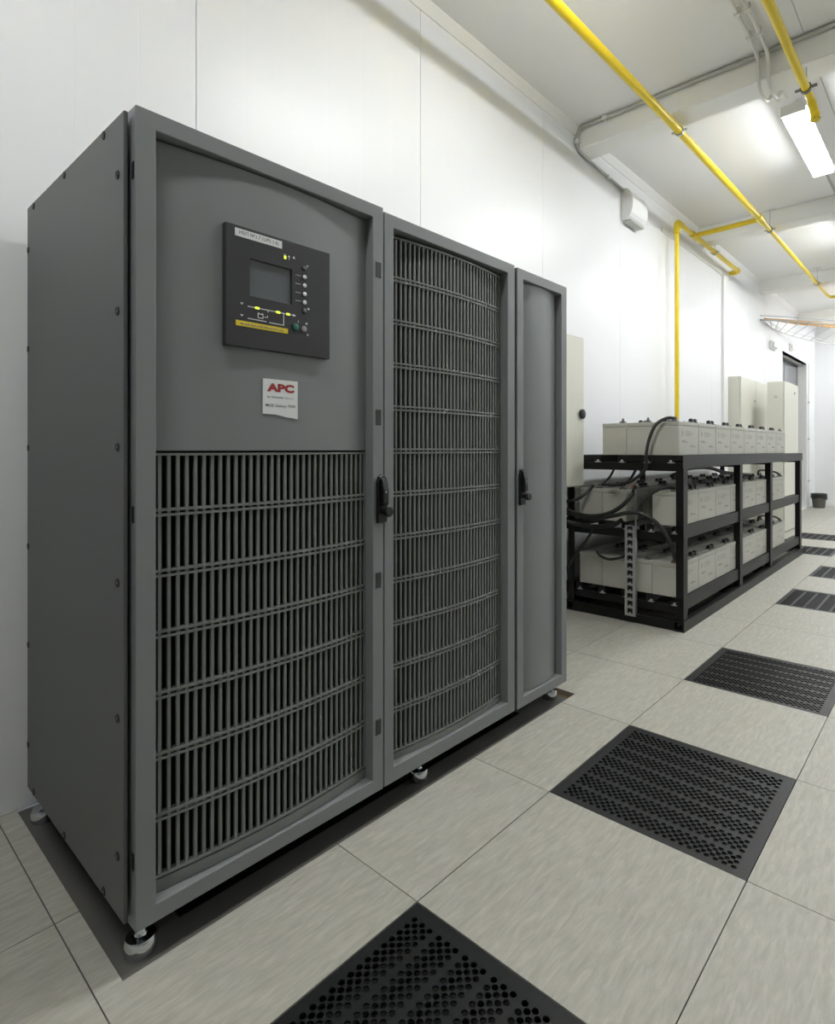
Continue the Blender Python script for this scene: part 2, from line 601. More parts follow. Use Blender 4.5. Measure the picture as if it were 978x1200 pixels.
for k, (y, z) in enumerate(sp):
    a = scr if k == 0 else link_mesh('screw', scr_me, None, side)
    a.location = (-0.5415, y, z)
    b = hex_me if k == 0 else link_mesh('screw_head', hex_me.data, None, side)
    b.location = (-0.5412, y, z)


def bow(x, xc, half, y0=0.3275, s=0.024):
    return y0 + s * ((x - xc) / half) ** 2


def bowed_sheet(bm, xa, xb, xc, half, z0, z1, thick, off=0.0, n=20):
    xs = [xa + (xb - xa) * k / n for k in range(n + 1)]
    outer = [(x, bow(x, xc, half) + off) for x in xs]
    inner = [(x, bow(x, xc, half) + off + thick) for x in reversed(xs)]
    return prism(bm, outer + inner, z0, z1, 'z')


def door_frame(name, o, i, mname='ups'):
    bm = nb()
    ring(bm, o[0], o[1], o[2], o[3], i[0], i[1], i[2], i[3], 0.318, 0.385, 0.002)
    d = obj(name, bm, mname, ups)
    return d


def grille(d, xa, xb, xc, half, z0, rows, pitch, nslat):
    zt = z0 + rows * pitch
    bm = nb(); bowed_sheet(bm, xa, xb, xc, half, z0, zt, 0.003, 0.024)
    obj('filter_backing', bm, 'filter', d)
    for r in range(rows + 1):
        zb = z0 + r * pitch
        for s in (-1, 1):
            if (r == 0 and s < 0) or (r == rows and s > 0):
                continue
            bm = nb()
            a, b = (zb + 0.0028, zb + 0.0088) if s > 0 else (zb - 0.0088, zb - 0.0028)
            bowed_sheet(bm, xa, xb, xc, half, a, b, 0.018)
            obj('grille_rail', bm, 'slat', d)
    step = (xb - xa) / (nslat + 1)
    bm = nb()
    box(bm, -0.0036, 0.0036, 0.0, 0.008, z0 + 0.003, zt - 0.003)
    me = bpy.data.meshes.new('grille_slat'); bm.to_mesh(me); bm.free()
    me.materials.append(M['slat'])
    for k in range(nslat + 2):
        x = xa + step * k
        x = min(max(x, xa + 0.0035), xb - 0.0035)
        s = link_mesh('grille_slat', me, None, d)
        s.location = (x, bow(x, xc, half) + 0.0022, 0)


# door 1: plain bowed upper half with display, slatted lower half
d1 = door_frame('door', (-0.525, 0.168, 0.083, 1.853), (-0.484, 0.127, 0.122, 1.813))
xc1, h1 = -0.1785, 0.3055
bm = nb(); bowed_sheet(bm, -0.4835, 0.1265, xc1, h1, 1.1135, 1.808, 0.014)
obj('upper_panel', bm, 'ups', d1, True)
grille(d1, -0.4825, 0.1255, xc1, h1, 0.152, 7, 0.1370, 31)
bm = nb(); bowed_sheet(bm, -0.4835, 0.1265, xc1, h1, 0.124, 0.151, 0.014)
obj('bottom_lip', bm, 'slat', d1)
# door 2: fully slatted
d2 = door_frame('door', (0.1725, 0.849, 0.084, 1.843), (0.2105, 0.803, 0.13, 1.803))
xc2, h2 = 0.5068, 0.296
grille(d2, 0.2115, 0.802, xc2, h2, 0.152, 12, 0.1370, 31)
bm = nb(); bowed_sheet(bm, 0.211, 0.8025, xc2, h2, 0.131, 0.151, 0.014)
obj('bottom_lip', bm, 'slat', d2)
# door 3: plain bowed sheet
d3 = door_frame('door', (0.866, 1.243, 0.081, 1.840), (0.908, 1.2, 0.12, 1.80))
xc3, h3 = 1.054, 0.146
bm = nb(); bowed_sheet(bm, 0.9085, 1.1995, xc3, h3, 0.122, 1.798, 0.014)
obj('bowed_panel', bm, 'ups', d3, True)
# dark joint between doors 2 and 3
bm = nb(); box(bm, 0.8495, 0.8655, 0.335, 0.386, 0.085, 1.836)
obj('joint_strip', bm, 'black', ups)

# catches: four on the right stile of door 1, three slots on its hinge edge
bm = nb(); box(bm, -0.011, 0.011, -0.0012, 0.004, -0.0235, 0.0235, 0.001)
cme = bpy.data.meshes.new('door_catch'); bm.to_mesh(cme); bm.free(); cme.materials.append(M['bezel'])
for z in (1.659, 1.213, 0.721, 0.277):
    o = link_mesh('door_catch', cme, None, d1); o.location = (0.148, 0.3178, z)
bm = nb(); box(bm, -0.0012, 0.003, -0.0065, 0.0065, -0.018, 0.018)
cme = bpy.data.meshes.new('hinge_slot'); bm.to_mesh(cme); bm.free(); cme.materials.append(M['black'])
for z in (1.716, 0.976, 0.231):
    o = link_mesh('hinge_slot', cme, None, d1); o.location = (-0.5248, 0.3315, z)


def handle(d, x, z=0.966):
    bm = nb()
    prism(bm, [(x - 0.017, z - 0.071), (x + 0.017, z - 0.071), (x + 0.0185, z - 0.06), (x + 0.0185, z + 0.05), (x + 0.012, z + 0.068),
               (x, z + 0.073), (x - 0.012, z + 0.068), (x - 0.0185, z + 0.05), (x - 0.0185, z - 0.06)], 0.306, 0.318, 'y', 0.002)
    h = obj('door_handle', bm, 'black', d)
    bm = nb()
    prism(bm, [(0.306, z - 0.02), (0.306, z + 0.066), (0.299, z + 0.062), (0.291, z + 0.03), (0.291, z - 0.01), (0.295, z - 0.02)], x - 0.011, x + 0.011, 'x', 0.002)
    obj('lever', bm, 'black', h)
    bm = nb()
    lathe(bm, (x + 0.002, 0, z - 0.037), [(0.008, 0.307), (0.008, 0.290), (0.0145, 0.289), (0.0155, 0.280), (0.013, 0.276)], 16, 'y')
    obj('lock_knob', bm, 'black', h, True)
    bm = nb()
    lathe(bm, (x - 0.002, 0, z + 0.022), [(0.004, 0.293), (0.004, 0.2895), (0.003, 0.2885)], 10, 'y')
    obj('rivet', bm, 'chrome', h)


handle(d1, 0.1565)
handle(d3, 0.891)

# ---- control display on door 1
P0 = 0.3165
bm = nb()
ring(bm, -0.328, -0.029, 1.3675, 1.662, -0.2655, -0.1485, 1.4975, 1.5885, P0, 0.338, 0.0012)
disp = obj('control_display', bm, 'bezel', d1)
disp['label'] = 'black control display panel with a grey screen'
bm = nb(); box(bm, -0.268, -0.146, P0 + 0.006, P0 + 0.012, 1.495, 1.591)
obj('screen', bm, 'screen', disp)


def flat(name, x0, x1, z0, z1, m, parent, y=P0, th=0.0008):
    bm = nb(); box(bm, x0, x1, y - th, y + 0.0005, z0, z1)
    return obj(name, bm, m, parent)


def bar(bm, x0, x1, z0, z1, y=P0):
    box(bm, x0, x1, y - 0.0006, y + 0.0004, z0, z1)


flat('name_label', -0.305, -0.178, 1.6355, 1.6545, 'paper', disp)
text_on_front('lettering', 'ИБП №1.7 (UPS 1.6)', -0.2415, P0 - 0.0012, 1.645, 'ink', disp, width=0.107, height=0.0115)
flat('warning_label', -0.303, -0.161, 1.418, 1.431, 'yellow_l', disp)
bm = nb()
random.seed(3)
x = -0.292
while x < -0.176:
    w = random.uniform(0.002, 0.0045)
    bar(bm, x, x + w, 1.4222, 1.4222 + random.choice((0.003, 0.004)), P0 - 0.0008)
    x += w + random.choice((0.0012, 0.0012, 0.003))
obj('small_print', bm, 'ink_soft', disp)['kind'] = 'stuff'
# mimic diagram
bm = nb()
bar(bm, -0.272, -0.143, 1.4682, 1.4702)
prism(bm, [(-0.145, 1.4655), (-0.137, 1.4692), (-0.145, 1.473)], P0 - 0.0006, P0 + 0.0004, 'y')
bar(bm, -0.174, -0.172, 1.4385, 1.469)
bar(bm, -0.214, -0.172, 1.4375, 1.4395)
bar(bm, -0.272, -0.222, 1.4385, 1.4405)
bar(bm, -0.2185, -0.2165, 1.464, 1.469)
ring(bm, -0.2455, -0.2305, 1.445, 1.4565, -0.2438, -0.2322, 1.4467, 1.4548, P0 - 0.0006, P0 + 0.0004)
bar(bm, -0.2445, -0.2415, 1.4565, 1.4585); bar(bm, -0.2345, -0.2315, 1.4565, 1.4585)
bar(bm, -0.2285, -0.2185, 1.4495, 1.451); bar(bm, -0.2195, -0.218, 1.4495, 1.4555)
for zz in (1.4735, 1.4445):
    prism(bm, [(-0.292, zz + 0.002), (-0.283, zz + 0.002), (-0.2875, zz - 0.0035)], P0 - 0.0006, P0 + 0.0004, 'y')
for zz in (1.577, 1.5545, 1.5315, 1.5095):
    bar(bm, -0.138, -0.122, zz + 0.0005, zz + 0.0015)
bar(bm, -0.158, -0.1565, 1.612, 1.617)
prism(bm, [(-0.1605, 1.619), (-0.154, 1.619), (-0.1572, 1.624)], P0 - 0.0006, P0 + 0.0004, 'y')
prism(bm, [(-0.147, 1.619), (-0.139, 1.619), (-0.143, 1.626)], P0 - 0.0006, P0 + 0.0004, 'y')
bar(bm, -0.173, -0.166, 1.6225, 1.6235)
bar(bm, -0.104, -0.0985, 1.609, 1.6105); bar(bm, -0.102, -0.1005, 1.606, 1.6125)
bar(bm, -0.101, -0.0955, 1.492, 1.497)
bar(bm, -0.1305, -0.129, 1.452, 1.458); bar(bm, -0.107, -0.102, 1.4515, 1.4565); bar(bm, -0.103, -0.0985, 1.422, 1.4265)
obj('diagram_print', bm, 'white', disp)['kind'] = 'stuff'
for (a, b, c, d) in ((-0.2525, -0.2415, 1.4665, 1.472), (-0.1945, -0.1835, 1.4665, 1.472), (-0.165, -0.1555, 1.4665, 1.472), (-0.172, -0.166, 1.6115, 1.620)):
    flat('indicator', a, b, c, d, 'led', disp, P0 - 0.0004)


def button(x, z, r, m):
    bm = nb()
    lathe(bm, (x, 0, z), [(r * 1.18, P0 + 0.001), (r * 1.18, P0 - 0.001), (r * 1.05, P0 - 0.0016)], 18, 'y')
    b = obj('button_rim', bm, 'black', disp)
    bm = nb()
    lathe(bm, (x - r * 0.05, 0, z), [(r, P0), (r, P0 - 0.0032), (r * 0.75, P0 - 0.0042)], 18, 'y')
    obj('button', bm, m, disp, True)


for zz, m in ((1.601, 'grey_d'), (1.577, 'white'), (1.5545, 'white'), (1.5315, 'white'), (1.5095, 'white'), (1.487, 'grey_d')):
    button(-0.111, zz, 0.0056, m)
button(-0.138, 1.439, 0.0088, 'green')
button(-0.113, 1.438, 0.0078, 'grey_b')

# ---- paper sticker below the display (bottom edge torn on a slant)
bm = nb()
prism(bm, [(-0.225, 1.297), (-0.125, 1.297), (-0.125, 1.196), (-0.140, 1.199), (-0.158, 1.2005), (-0.175, 1.204), (-0.190, 1.2065), (-0.2255, 1.2075)],
      0.3260, 0.3282, 'y')
st = obj('maker_sticker', bm, 'paper', d1)
text_on_front('lettering', 'APC', -0.1755, 0.3257, 1.2755, 'red', st, width=0.079, height=0.022, bold=0.0012)
text_on_front('lettering', 'by Schneider', -0.190, 0.3257, 1.2505, 'ink', st, width=0.048, height=0.007, bold=0.0003)
text_on_front('lettering', 'Electric', -0.150, 0.3257, 1.2505, 'ink_soft', st, width=0.025, height=0.005)
text_on_front('lettering', 'MGE Galaxy 7000', -0.1755, 0.3257, 1.2285, 'ink', st, width=0.086, height=0.0095, bold=0.0001)

# ---- adjustable feet
FEET = [(-0.495, 0.373), (0.379, 0.381), (1.212, 0.387), (-0.505, 1.09), (0.379, 1.09), (1.21, 1.09)]
for fx, fy in FEET:
    bm = nb()
    lathe(bm, (fx, fy, 0), [(0.032, -0.002), (0.034, 0.004), (0.034, 0.024), (0.030, 0.034), (0.013, 0.036), (0.010, 0.040), (0.010, 0.055)], 24, 'z')
    ft = obj('levelling_foot', bm, 'chrome', ups, True)
    bm = nb()
    lathe(bm, (fx, fy, 0), [(0.017, 0.055), (0.017, 0.068), (0.0095, 0.069), (0.0095, 0.1)], 6, 'z')
    obj('foot_nut', bm, 'chrome', ft)
# underframe rails behind the feet
for y in (0.40, 1.05):
    bm = nb(); box(bm, UX0 + 0.02, UX1 - 0.02, y, y + 0.04, 0.075, 0.1)
    obj('underframe_rail', bm, 'black', ups)

# ================================================================== FLOOR VENTS
def vent_mesh():
    bm = nb()
    R = 0.2985
    hp, rp, hr, seg = 0.0235, 0.01255, 0.0076, 10
    z = 0.0
    lines = [-R, -R + 0.0275]
    bp_ = 0.0797
    ystart = -0.2615
    strips = []
    ys = [-R] + [ystart + 6 * bp_ / 6 * k - 0.0148 + (0.0 if k else 0) for k in range(7)] + [R]
    ys = [-R] + [ystart + bp_ * k - 0.0148 for k in range(1, 7)] + [R]
    for k in range(7):
        ya, yb_ = ys[k], ys[k + 1]
        verts = [(-R, ya), (R, ya), (R, yb_), (-R, yb_)]
        edges_ = [(0, 1), (1, 2), (2, 3), (3, 0)]
        holes = []
        b0 = ystart + bp_ * k
        for r in range(5):
            y = b0 + r * rp
            nh = 23 if r % 2 == 0 else 22
            xs = -0.2585 + (0 if r % 2 == 0 else hp / 2)
            for q in range(nh):
                holes.append((xs + q * hp, y))
        for hx, hy in holes:
            s = len(verts)
            for a in range(seg):
                verts.append((hx + hr * math.cos(2 * PI * a / seg), hy + hr * math.sin(2 * PI * a / seg)))
            edges_ += [(s + a, s + (a + 1) % seg) for a in range(seg)]
        vo, eo, fo, *_ = geometry.delaunay_2d_cdt([Vector(v) for v in verts], edges_, [], 2, 1e-6)
        bvs = [bm.verts.new((v.x, v.y, z)) for v in vo]
        hs = {}
        for f in fo:
            c = (vo[f[0]] + vo[f[1]] + vo[f[2]]) / 3
            if any(abs(c.x - hx) < hr and abs(c.y - hy) < hr and (c.x - hx) ** 2 + (c.y - hy) ** 2 < (hr * 0.93) ** 2
                   and all((vo[i].x - hx) ** 2 + (vo[i].y - hy) ** 2 < (hr * 1.01) ** 2 for i in f) for hx, hy in holes):
                continue
            try:
                bm.faces.new([bvs[i] for i in f])
            except ValueError:
                pass
        for hx, hy in holes:
            ra = [(hx + hr * math.cos(2 * PI * a / seg), hy + hr * math.sin(2 * PI * a / seg)) for a in range(seg)]
            t = [bm.verts.new((p[0], p[1], z)) for p in ra]
            b = [bm.verts.new((p[0], p[1], z - 0.004)) for p in ra]
            for a in range(seg):
                bm.faces.new((t[a], b[a], b[(a + 1) % seg], t[(a + 1) % seg]))
    # skirt
    c = [(-R, -R), (R, -R), (R, R), (-R, R)]
    t = [bm.verts.new((x, y, z)) for x, y in c]
    b = [bm.verts.new((x, y, z - 0.03)) for x, y in c]
    for a in range(4):
        bm.faces.new((t[a], b[a], b[(a + 1) % 4], t[(a + 1) % 4]))
    for f in bm.faces:
        if abs(f.normal.z) > 0.5 and f.normal.z < 0:
            f.normal_flip()
    bm.normal_update()
    for f in bm.faces:
        if f.normal.z < -0.5:
            f.normal_flip()
    return bm


VL = {(-1, -1): 'black perforated floor vent in the foreground, nearest the viewer',
      (1, -1): 'black perforated floor vent in front of the middle cabinet door, all of it in view',
      (3, -1): 'black perforated floor vent one tile past the one beside the cabinet, near the rack corner',
      (6, -1): 'dark striped floor vent beside the middle of the battery rack',
      (8, -1): 'dark striped floor vent beside the far half of the battery rack',
      (10, 0): 'dark floor vent strip just past the far end of the battery rack',
      (12, 0): 'dark floor vent strip farthest from the viewer, before the waste bin'}
vroot = None
for (i, j), rot in VENTS.items():
    if vroot is None:
        vroot = o = thing('floor_vent', '', 'floor vent', (0, 0, 0), 'perforated floor vents')
        obj('perforated_panel', vent_mesh(), 'vent', o)
        bm = nb(); box(bm, -0.295, 0.295, -0.295, 0.295, -0.055, -0.045)
        obj('damper_tray', bm, 'void', o)
    else:
        o = copy_tree(vroot)
    o['label'] = VL[(i, j)]
    o.location = (i * 0.6 + 0.3, j * 0.6 + 0.3, -0.0015)
    o.rotation_euler = (0, 0, rot * PI / 2)

# ================================================================== BATTERY RACK
RX0, RX1, RY0, RY1 = 2.51, 6.14, 0.255, 1.09
rack = thing('battery_rack', 'long black steel three-shelf rack holding rows of beige batteries', 'rack', (4.3, 0.67, 0))


def part(name, *a, m='rack', bev=0.0015, parent=rack):
    bm = nb(); box(bm, *a, bev)
    return obj(name, bm, m, parent)


# base: channels all round with a raised lip
for ya, yb_ in ((RY0, RY0 + 0.06), (RY1 - 0.06, RY1)):
    bm = nb()
    box(bm, RX0, RX1, ya, yb_, 0.0, 0.012)
    box(bm, RX0, RX1, ya + (0.0 if ya == RY0 else 0.05), ya + (0.01 if ya == RY0 else 0.06), 0.012, 0.055)
    box(bm, RX0, RX1, ya, yb_, 0.055, 0.065)
    obj('base_channel', bm, 'rack', rack)
for xa in (RX0, 3.70, 4.64, RX1 - 0.05):
    part('base_crossbar', xa, xa + 0.05, RY0 + 0.06, RY1 - 0.06, 0.002, 0.062)
POSTS = [(2.535, 2.605), (3.725, 3.795), (4.66, 4.735), (5.90, 5.985)]
for a, b in POSTS:
    bm = nb()
    prism(bm, [(a, 0.268), (b, 0.268), (b, 0.276), (a + 0.008, 0.276), (a + 0.008, 0.315), (a, 0.315)], 0.065, 1.005, 'z')
    obj('post', bm, 'rack', rack)
    bm = nb()
    prism(bm, [(a, 1.078), (b, 1.078), (b, 1.07), (a + 0.008, 1.07), (a + 0.008, 1.03), (a, 1.03)], 0.065, 1.005, 'z')
    obj('post', bm, 'rack', rack)
# shelf rails (run along the rack) and end rails / cross bars
SHELF = [0.195, 0.638, 1.078]
for si, zs in enumerate(SHELF):
    xe = 5.93
    xs_ = 2.475 if si == 2 else 2.535
    ya = 0.25 if si == 2 else 0.277
    bm = nb()
    prism(bm, [(ya, zs - 0.078), (ya + 0.008, zs - 0.078), (ya + 0.008, zs - 0.008), (ya + 0.06, zs - 0.008), (ya + 0.06, zs), (ya, zs)], xs_, xe, 'x')
    obj('shelf_rail', bm, 'rack', rack)
    for yr in (0.46, 0.63, 0.80, 0.97):
        part('shelf_rail', xs_ + 0.01, xe, yr, yr + 0.05, zs - 0.04, zs)
    bm = nb()
    prism(bm, [(1.03, zs - 0.008), (1.082, zs - 0.008), (1.082, zs - 0.078), (1.09, zs - 0.078), (1.09, zs), (1.03, zs)], xs_, xe, 'x')
    obj('shelf_rail', bm, 'rack', rack)
    for a, b in POSTS:
        part('cross_bar', a + 0.009, a + 0.055, 0.277, 1.07, zs - 0.098, zs - 0.046)
    # bright clips under the near end
    for yr in (0.325, 0.475, 0.645, 0.815, 0.985):
        bm = nb()
        box(bm, xs_ - 0.004, xs_ + 0.02, yr - 0.018, yr + 0.018, zs - 0.047, zs - 0.041)
        lathe(bm, (xs_ + 0.004, yr, zs - 0.04), [(0.009, -0.002), (0.009, 0.008), (0.004, 0.012)], 8)
        obj('rail_clip', bm, 'steel', rack)

# ================================================================== BATTERIES
BL, BW, BH = 0.345, 0.171, 0.215


def make_battery():
    t = thing('battery', '', 'battery', (0, 0, 0))
    bm = nb()
    box(bm, 0, BL, 0, BW, 0, BH - 0.03, 0.003)
    obj('case', bm, 'batt', t)
    bm = nb()
    box(bm, -0.001, BL + 0.001, -0.001, BW + 0.001, BH - 0.0295, BH - 0.004, 0.003)
    box(bm, 0.06, BL - 0.06, 0.03, BW - 0.03, BH - 0.0045, BH, 0.002)
    obj('lid', bm, 'battlid', t)
    for s in (0, 1):
        bm = nb()
        x = 0.032 if s == 0 else BL - 0.032
        box(bm, x - 0.018, x + 0.018, 0.02, 0.056, BH - 0.0045, BH + 0.006, 0.001)
        lathe(bm, (x, 0.038, BH), [(0.013, 0.006), (0.013, 0.014), (0.007, 0.0145), (0.007, 0.026), (0.005, 0.028)], 8)
        obj('terminal', bm, 'lead', t)
    return t


def link_part(t):
    bm = nb()
    x0, x1 = BL - 0.032, BL + 0.038
    box(bm, x0 - 0.014, x0 + 0.014, 0.026, 0.050, BH + 0.008, BH + 0.024, 0.003)
    box(bm, x1 - 0.014, x1 + 0.014, 0.026, 0.050, BH + 0.008, BH + 0.024, 0.003)
    box(bm, x0, x1, 0.030, 0.046, BH + 0.012, BH + 0.018, 0.001)
    return bm


def print_bm():
    bm = nb()
    y0, y1 = -0.0008, 0.0003
    random.seed(5)
    # crossed-out bin symbol
    prism(bm, [(0.05, 0.15), (0.072, 0.15), (0.068, 0.122), (0.054, 0.122)], y0, y1, 'y')
    box(bm, 0.047, 0.075, y0, y1, 0.152, 0.155)
    for r, (zz, xa, xb) in enumerate(((0.148, 0.11, 0.2), (0.136, 0.11, 0.24), (0.124, 0.11, 0.21), (0.09, 0.05, 0.12), (0.082, 0.05, 0.15), (0.06, 0.2, 0.27), (0.052, 0.2, 0.29))):
        x = xa
        while x < xb:
            w = random.uniform(0.004, 0.014)
            box(bm, x, x + w, y0, y1, zz, zz + 0.0045)
            x += w + 0.004
    return bm


ORD = ['nearest', 'second', 'third', 'fourth', 'fifth', 'sixth', 'seventh', 'farthest']
ROWN = ['front row', 'second row', 'third row', 'row by the wall']
SHN = ['bottom shelf', 'middle shelf', 'top shelf']
proto = make_battery()
bm = link_part(None)
lme = bpy.data.meshes.new('link_bar'); bm.to_mesh(lme); bm.free(); lme.materials.append(M['black'])
bm = print_bm()
pme = bpy.data.meshes.new('printed_mark'); bm.to_mesh(pme); bm.free()
M['print'] = mat('battery_print', (0.34, 0.345, 0.3), rough=0.6, var=0.2, scale=20)
pme.materials.append(M['print'])
for si, zs in enumerate(SHELF):
    for col in range(4):
        if si == 2 and col == 3:
            continue
        for n in range(8):
            if si == 1 and col == 1 and n < 2:
                continue
            o = copy_tree(proto)
            o.location = (2.55 + n * 0.3525, 0.3015 + col * 0.1735, zs + 0.001)
            rn = ROWN[col] if not (si == 2 and col == 2) else 'rear row'
            o['label'] = 'beige battery, %s from the viewer in the %s of the %s' % (ORD[n], rn, SHN[si])
            o['group'] = 'batteries on the ' + SHN[si]
            if n < 7:
                b = link_mesh('link_bar', lme, None, None); b.parent = o
            if col == 0 or (si == 1 and col == 2 and n < 2):
                b = link_mesh('printed_mark', pme, None, None); b.parent = o; b['kind'] = 'stuff'
for ch in list(proto.children):
    bpy.data.objects.remove(ch)
bpy.data.objects.remove(proto)

# ================================================================== CABLES
def cable(pts, r, label, name='power_cable', m='cable', lugs=(), cat='cable'):
    t = thing(name, label, cat, pts[0])
    bm = nb(); tube(bm, smooth_path(pts, 8), r, 12)
    obj('sheath', bm, m, t, True)
    for p, mm in lugs:
        bm = nb()
        box(bm, p[0] - 0.018, p[0] + 0.018, p[1] - 0.016, p[1] + 0.016, p[2] - 0.004, p[2] + 0.002, 0.001)
        lathe(bm, p, [(0.012, 0.002), (0.012, 0.012), (0.006, 0.016)], 8)
        obj('cable_lug', bm, mm, t)
    return t


XE = 2.46
cable([(2.2, 1.196, 0.80), (2.38, 1.13, 0.752), (XE, 0.989, 0.770), (2.50, 0.93, 0.808), (2.57, 0.90, 0.868)], 0.011,
      'short black cable curving up behind the wall cabinet to the middle shelf')
cable([(2.1, 1.19, 0.84), (2.36, 1.12, 0.77), (XE - 0.02, 1.016, 0.698), (XE - 0.03, 0.872, 0.674), (XE - 0.02, 0.735, 0.695), (XE, 0.639, 0.751), (XE + 0.04, 0.586, 0.826), (2.58, 0.60, 0.868)], 0.0135,
      'thick black cable sagging across the middle shelf up to a pink-lugged battery', lugs=(((2.585, 0.61, 0.868), 'copper'),))
cable([(2.1, 1.19, 0.76), (2.36, 1.104, 0.698), (XE, 0.989, 0.671), (XE - 0.02, 0.84, 0.653), (XE - 0.03, 0.687, 0.687), (XE - 0.03, 0.558, 0.719), (XE - 0.02, 0.468, 0.704),
       (XE, 0.391, 0.646), (XE + 0.03, 0.337, 0.548), (2.56, 0.325, 0.425)], 0.0135,
      'thick black cable arching over the slotted strut down to the bottom front battery', lugs=(((2.575, 0.335, 0.42), 'copper'),))
cable([(2.1, 1.19, 0.68), (2.36, 1.104, 0.645), (XE, 0.969, 0.608), (XE + 0.02, 0.84, 0.600), (XE + 0.03, 0.717, 0.618), (XE, 0.64, 0.66)], 0.015,
      'thick black cable lying along the near end of the middle shelf')
cable([(2.59, 0.336, 1.308), (2.55, 0.375, 1.312), (2.50, 0.424, 1.275), (2.475, 0.456, 1.194), (2.45, 0.468, 1.098), (2.45, 0.473, 1.002), (2.46, 0.524, 0.947), (2.48, 0.598, 0.907),
       (2.52, 0.717, 0.880), (2.58, 0.838, 0.876)], 0.0105, 'black cable dropping from the top shelf down to the middle shelf', lugs=(((2.595, 0.336, 1.30), 'steel'),))
cable([(2.57, 0.865, 0.418), (2.535, 0.85, 0.425), (2.525, 0.828, 0.402), (2.52, 0.759, 0.385), (2.525, 0.675, 0.406), (2.535, 0.63, 0.43), (2.57, 0.62, 0.418)], 0.008,
      'thin black jumper cable looping between two bottom shelf batteries', lugs=(((2.58, 0.867, 0.413), 'steel'),))
cable([(2.33, 1.19, 0.02), (2.40, 1.12, 0.16), (2.42, 1.07, 0.234), (2.44, 0.97, 0.386), (2.46, 0.872, 0.536), (2.47, 0.85, 0.58)], 0.009,
      'straight black cable slanting up beside the bottom shelf, left of the strut')
cable([(2.585, 0.336, 0.872), (2.54, 0.38, 0.878), (2.51, 0.42, 0.861), (2.49, 0.484, 0.815), (2.485, 0.518, 0.754), (2.49, 0.53, 0.66)], 0.010,
      'black cable hooking down from the front battery of the middle shelf', lugs=(((2.59, 0.336, 0.862), 'steel'),))
cable([(2.58, 0.838, 0.876), (2.62, 0.80, 0.93), (2.66, 0.78, 1.0)], 0.008, 'short black cable rising from the middle shelf, leftmost under the top shelf')
cable([(2.62, 0.70, 0.875), (2.64, 0.66, 0.92), (2.68, 0.63, 1.0)], 0.008, 'short black cable rising from the middle shelf toward the top shelf centre')
cable([(2.95, 0.50, 0.93), (3.263, 0.50, 0.974), (3.716, 0.50, 0.970), (4.1, 0.50, 0.923), (4.5, 0.50, 0.896), (4.9, 0.50, 0.876)], 0.014,
      'black cable running lengthwise above the middle shelf batteries')
cable([(4.98, 0.45, 0.875), (5.02, 0.45, 0.91), (5.15, 0.42, 0.912), (5.26, 0.36, 0.892), (5.30, 0.345, 0.872)], 0.009,
      'short black jumper cable at the far end of the middle shelf')
cable([(4.98, 0.45, 0.435), (5.02, 0.45, 0.47), (5.15, 0.42, 0.472), (5.26, 0.36, 0.452), (5.30, 0.345, 0.432)], 0.009,
      'short black jumper cable at the far end of the bottom shelf')

# ---- slotted galvanised strut in front of the near end
bm = nb()
sx, ya, yb_ = 2.492, 0.562, 0.632
zs0, zs1, ns = 0.045, 0.628, 12
zp = (zs1 - zs0) / ns
for k in range(ns):
    a = zs0 + k * zp
    # ladder of plate around each slot, slot shaped like a stubby T
    box(bm, sx, sx + 0.003, ya, yb_, a, a + 0.016)
    box(bm, sx, sx + 0.003, ya, ya + 0.017, a + 0.016, a + zp)
    box(bm, sx, sx + 0.003, yb_ - 0.017, yb_, a + 0.016, a + zp)
    box(bm, sx, sx + 0.003, ya + 0.029, yb_ - 0.029, a + 0.016, a + 0.024)
box(bm, sx, sx + 0.003, ya, yb_, zs1 - 0.006, zs1)
strut = tag(obj('slotted_strut', bm, 'steel'), 'galvanised slotted metal strut standing at the near end of the rack', 'strut')
bm = nb()
box(bm, sx + 0.003, sx + 0.03, ya, ya + 0.003, zs0, 0.86)
obj('strut_flange', bm, 'steel', strut)
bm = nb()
box(bm, sx + 0.024, sx + 0.027, ya + 0.003, yb_ - 0.003, zs0, zs1)  # black sheet standing in for the shade inside the channel
obj('strut_slot_shade', bm, 'cable', strut)
bm = nb()
box(bm, sx + 0.003, sx + 0.027, yb_ - 0.003, yb_, zs0, zs1)
obj('strut_flange', bm, 'steel', strut)

# ================================================================== WALL CABINET beside the rack
wc = thing('wall_cabinet', 'cream metal wall cabinet half hidden behind the big grey cabinet', 'cabinet', (2.15, 1.2, 0.86))
part('cabinet_body', 1.75, 2.535, 0.972, 1.2, 0.862, 1.884, m='cab', bev=0.004, parent=wc)
wd = part('cabinet_door', 1.753, 2.532, 0.95, 0.970, 0.866, 1.880, m='cab', bev=0.006, parent=wc)
bm = nb()
lathe(bm, (2.488, 0, 1.357), [(0.026, 0.952), (0.026, 0.947), (0.033, 0.944), (0.033, 0.930), (0.026, 0.926)], 20, 'y')
obj('lock_knob', bm, 'black', wd, True)

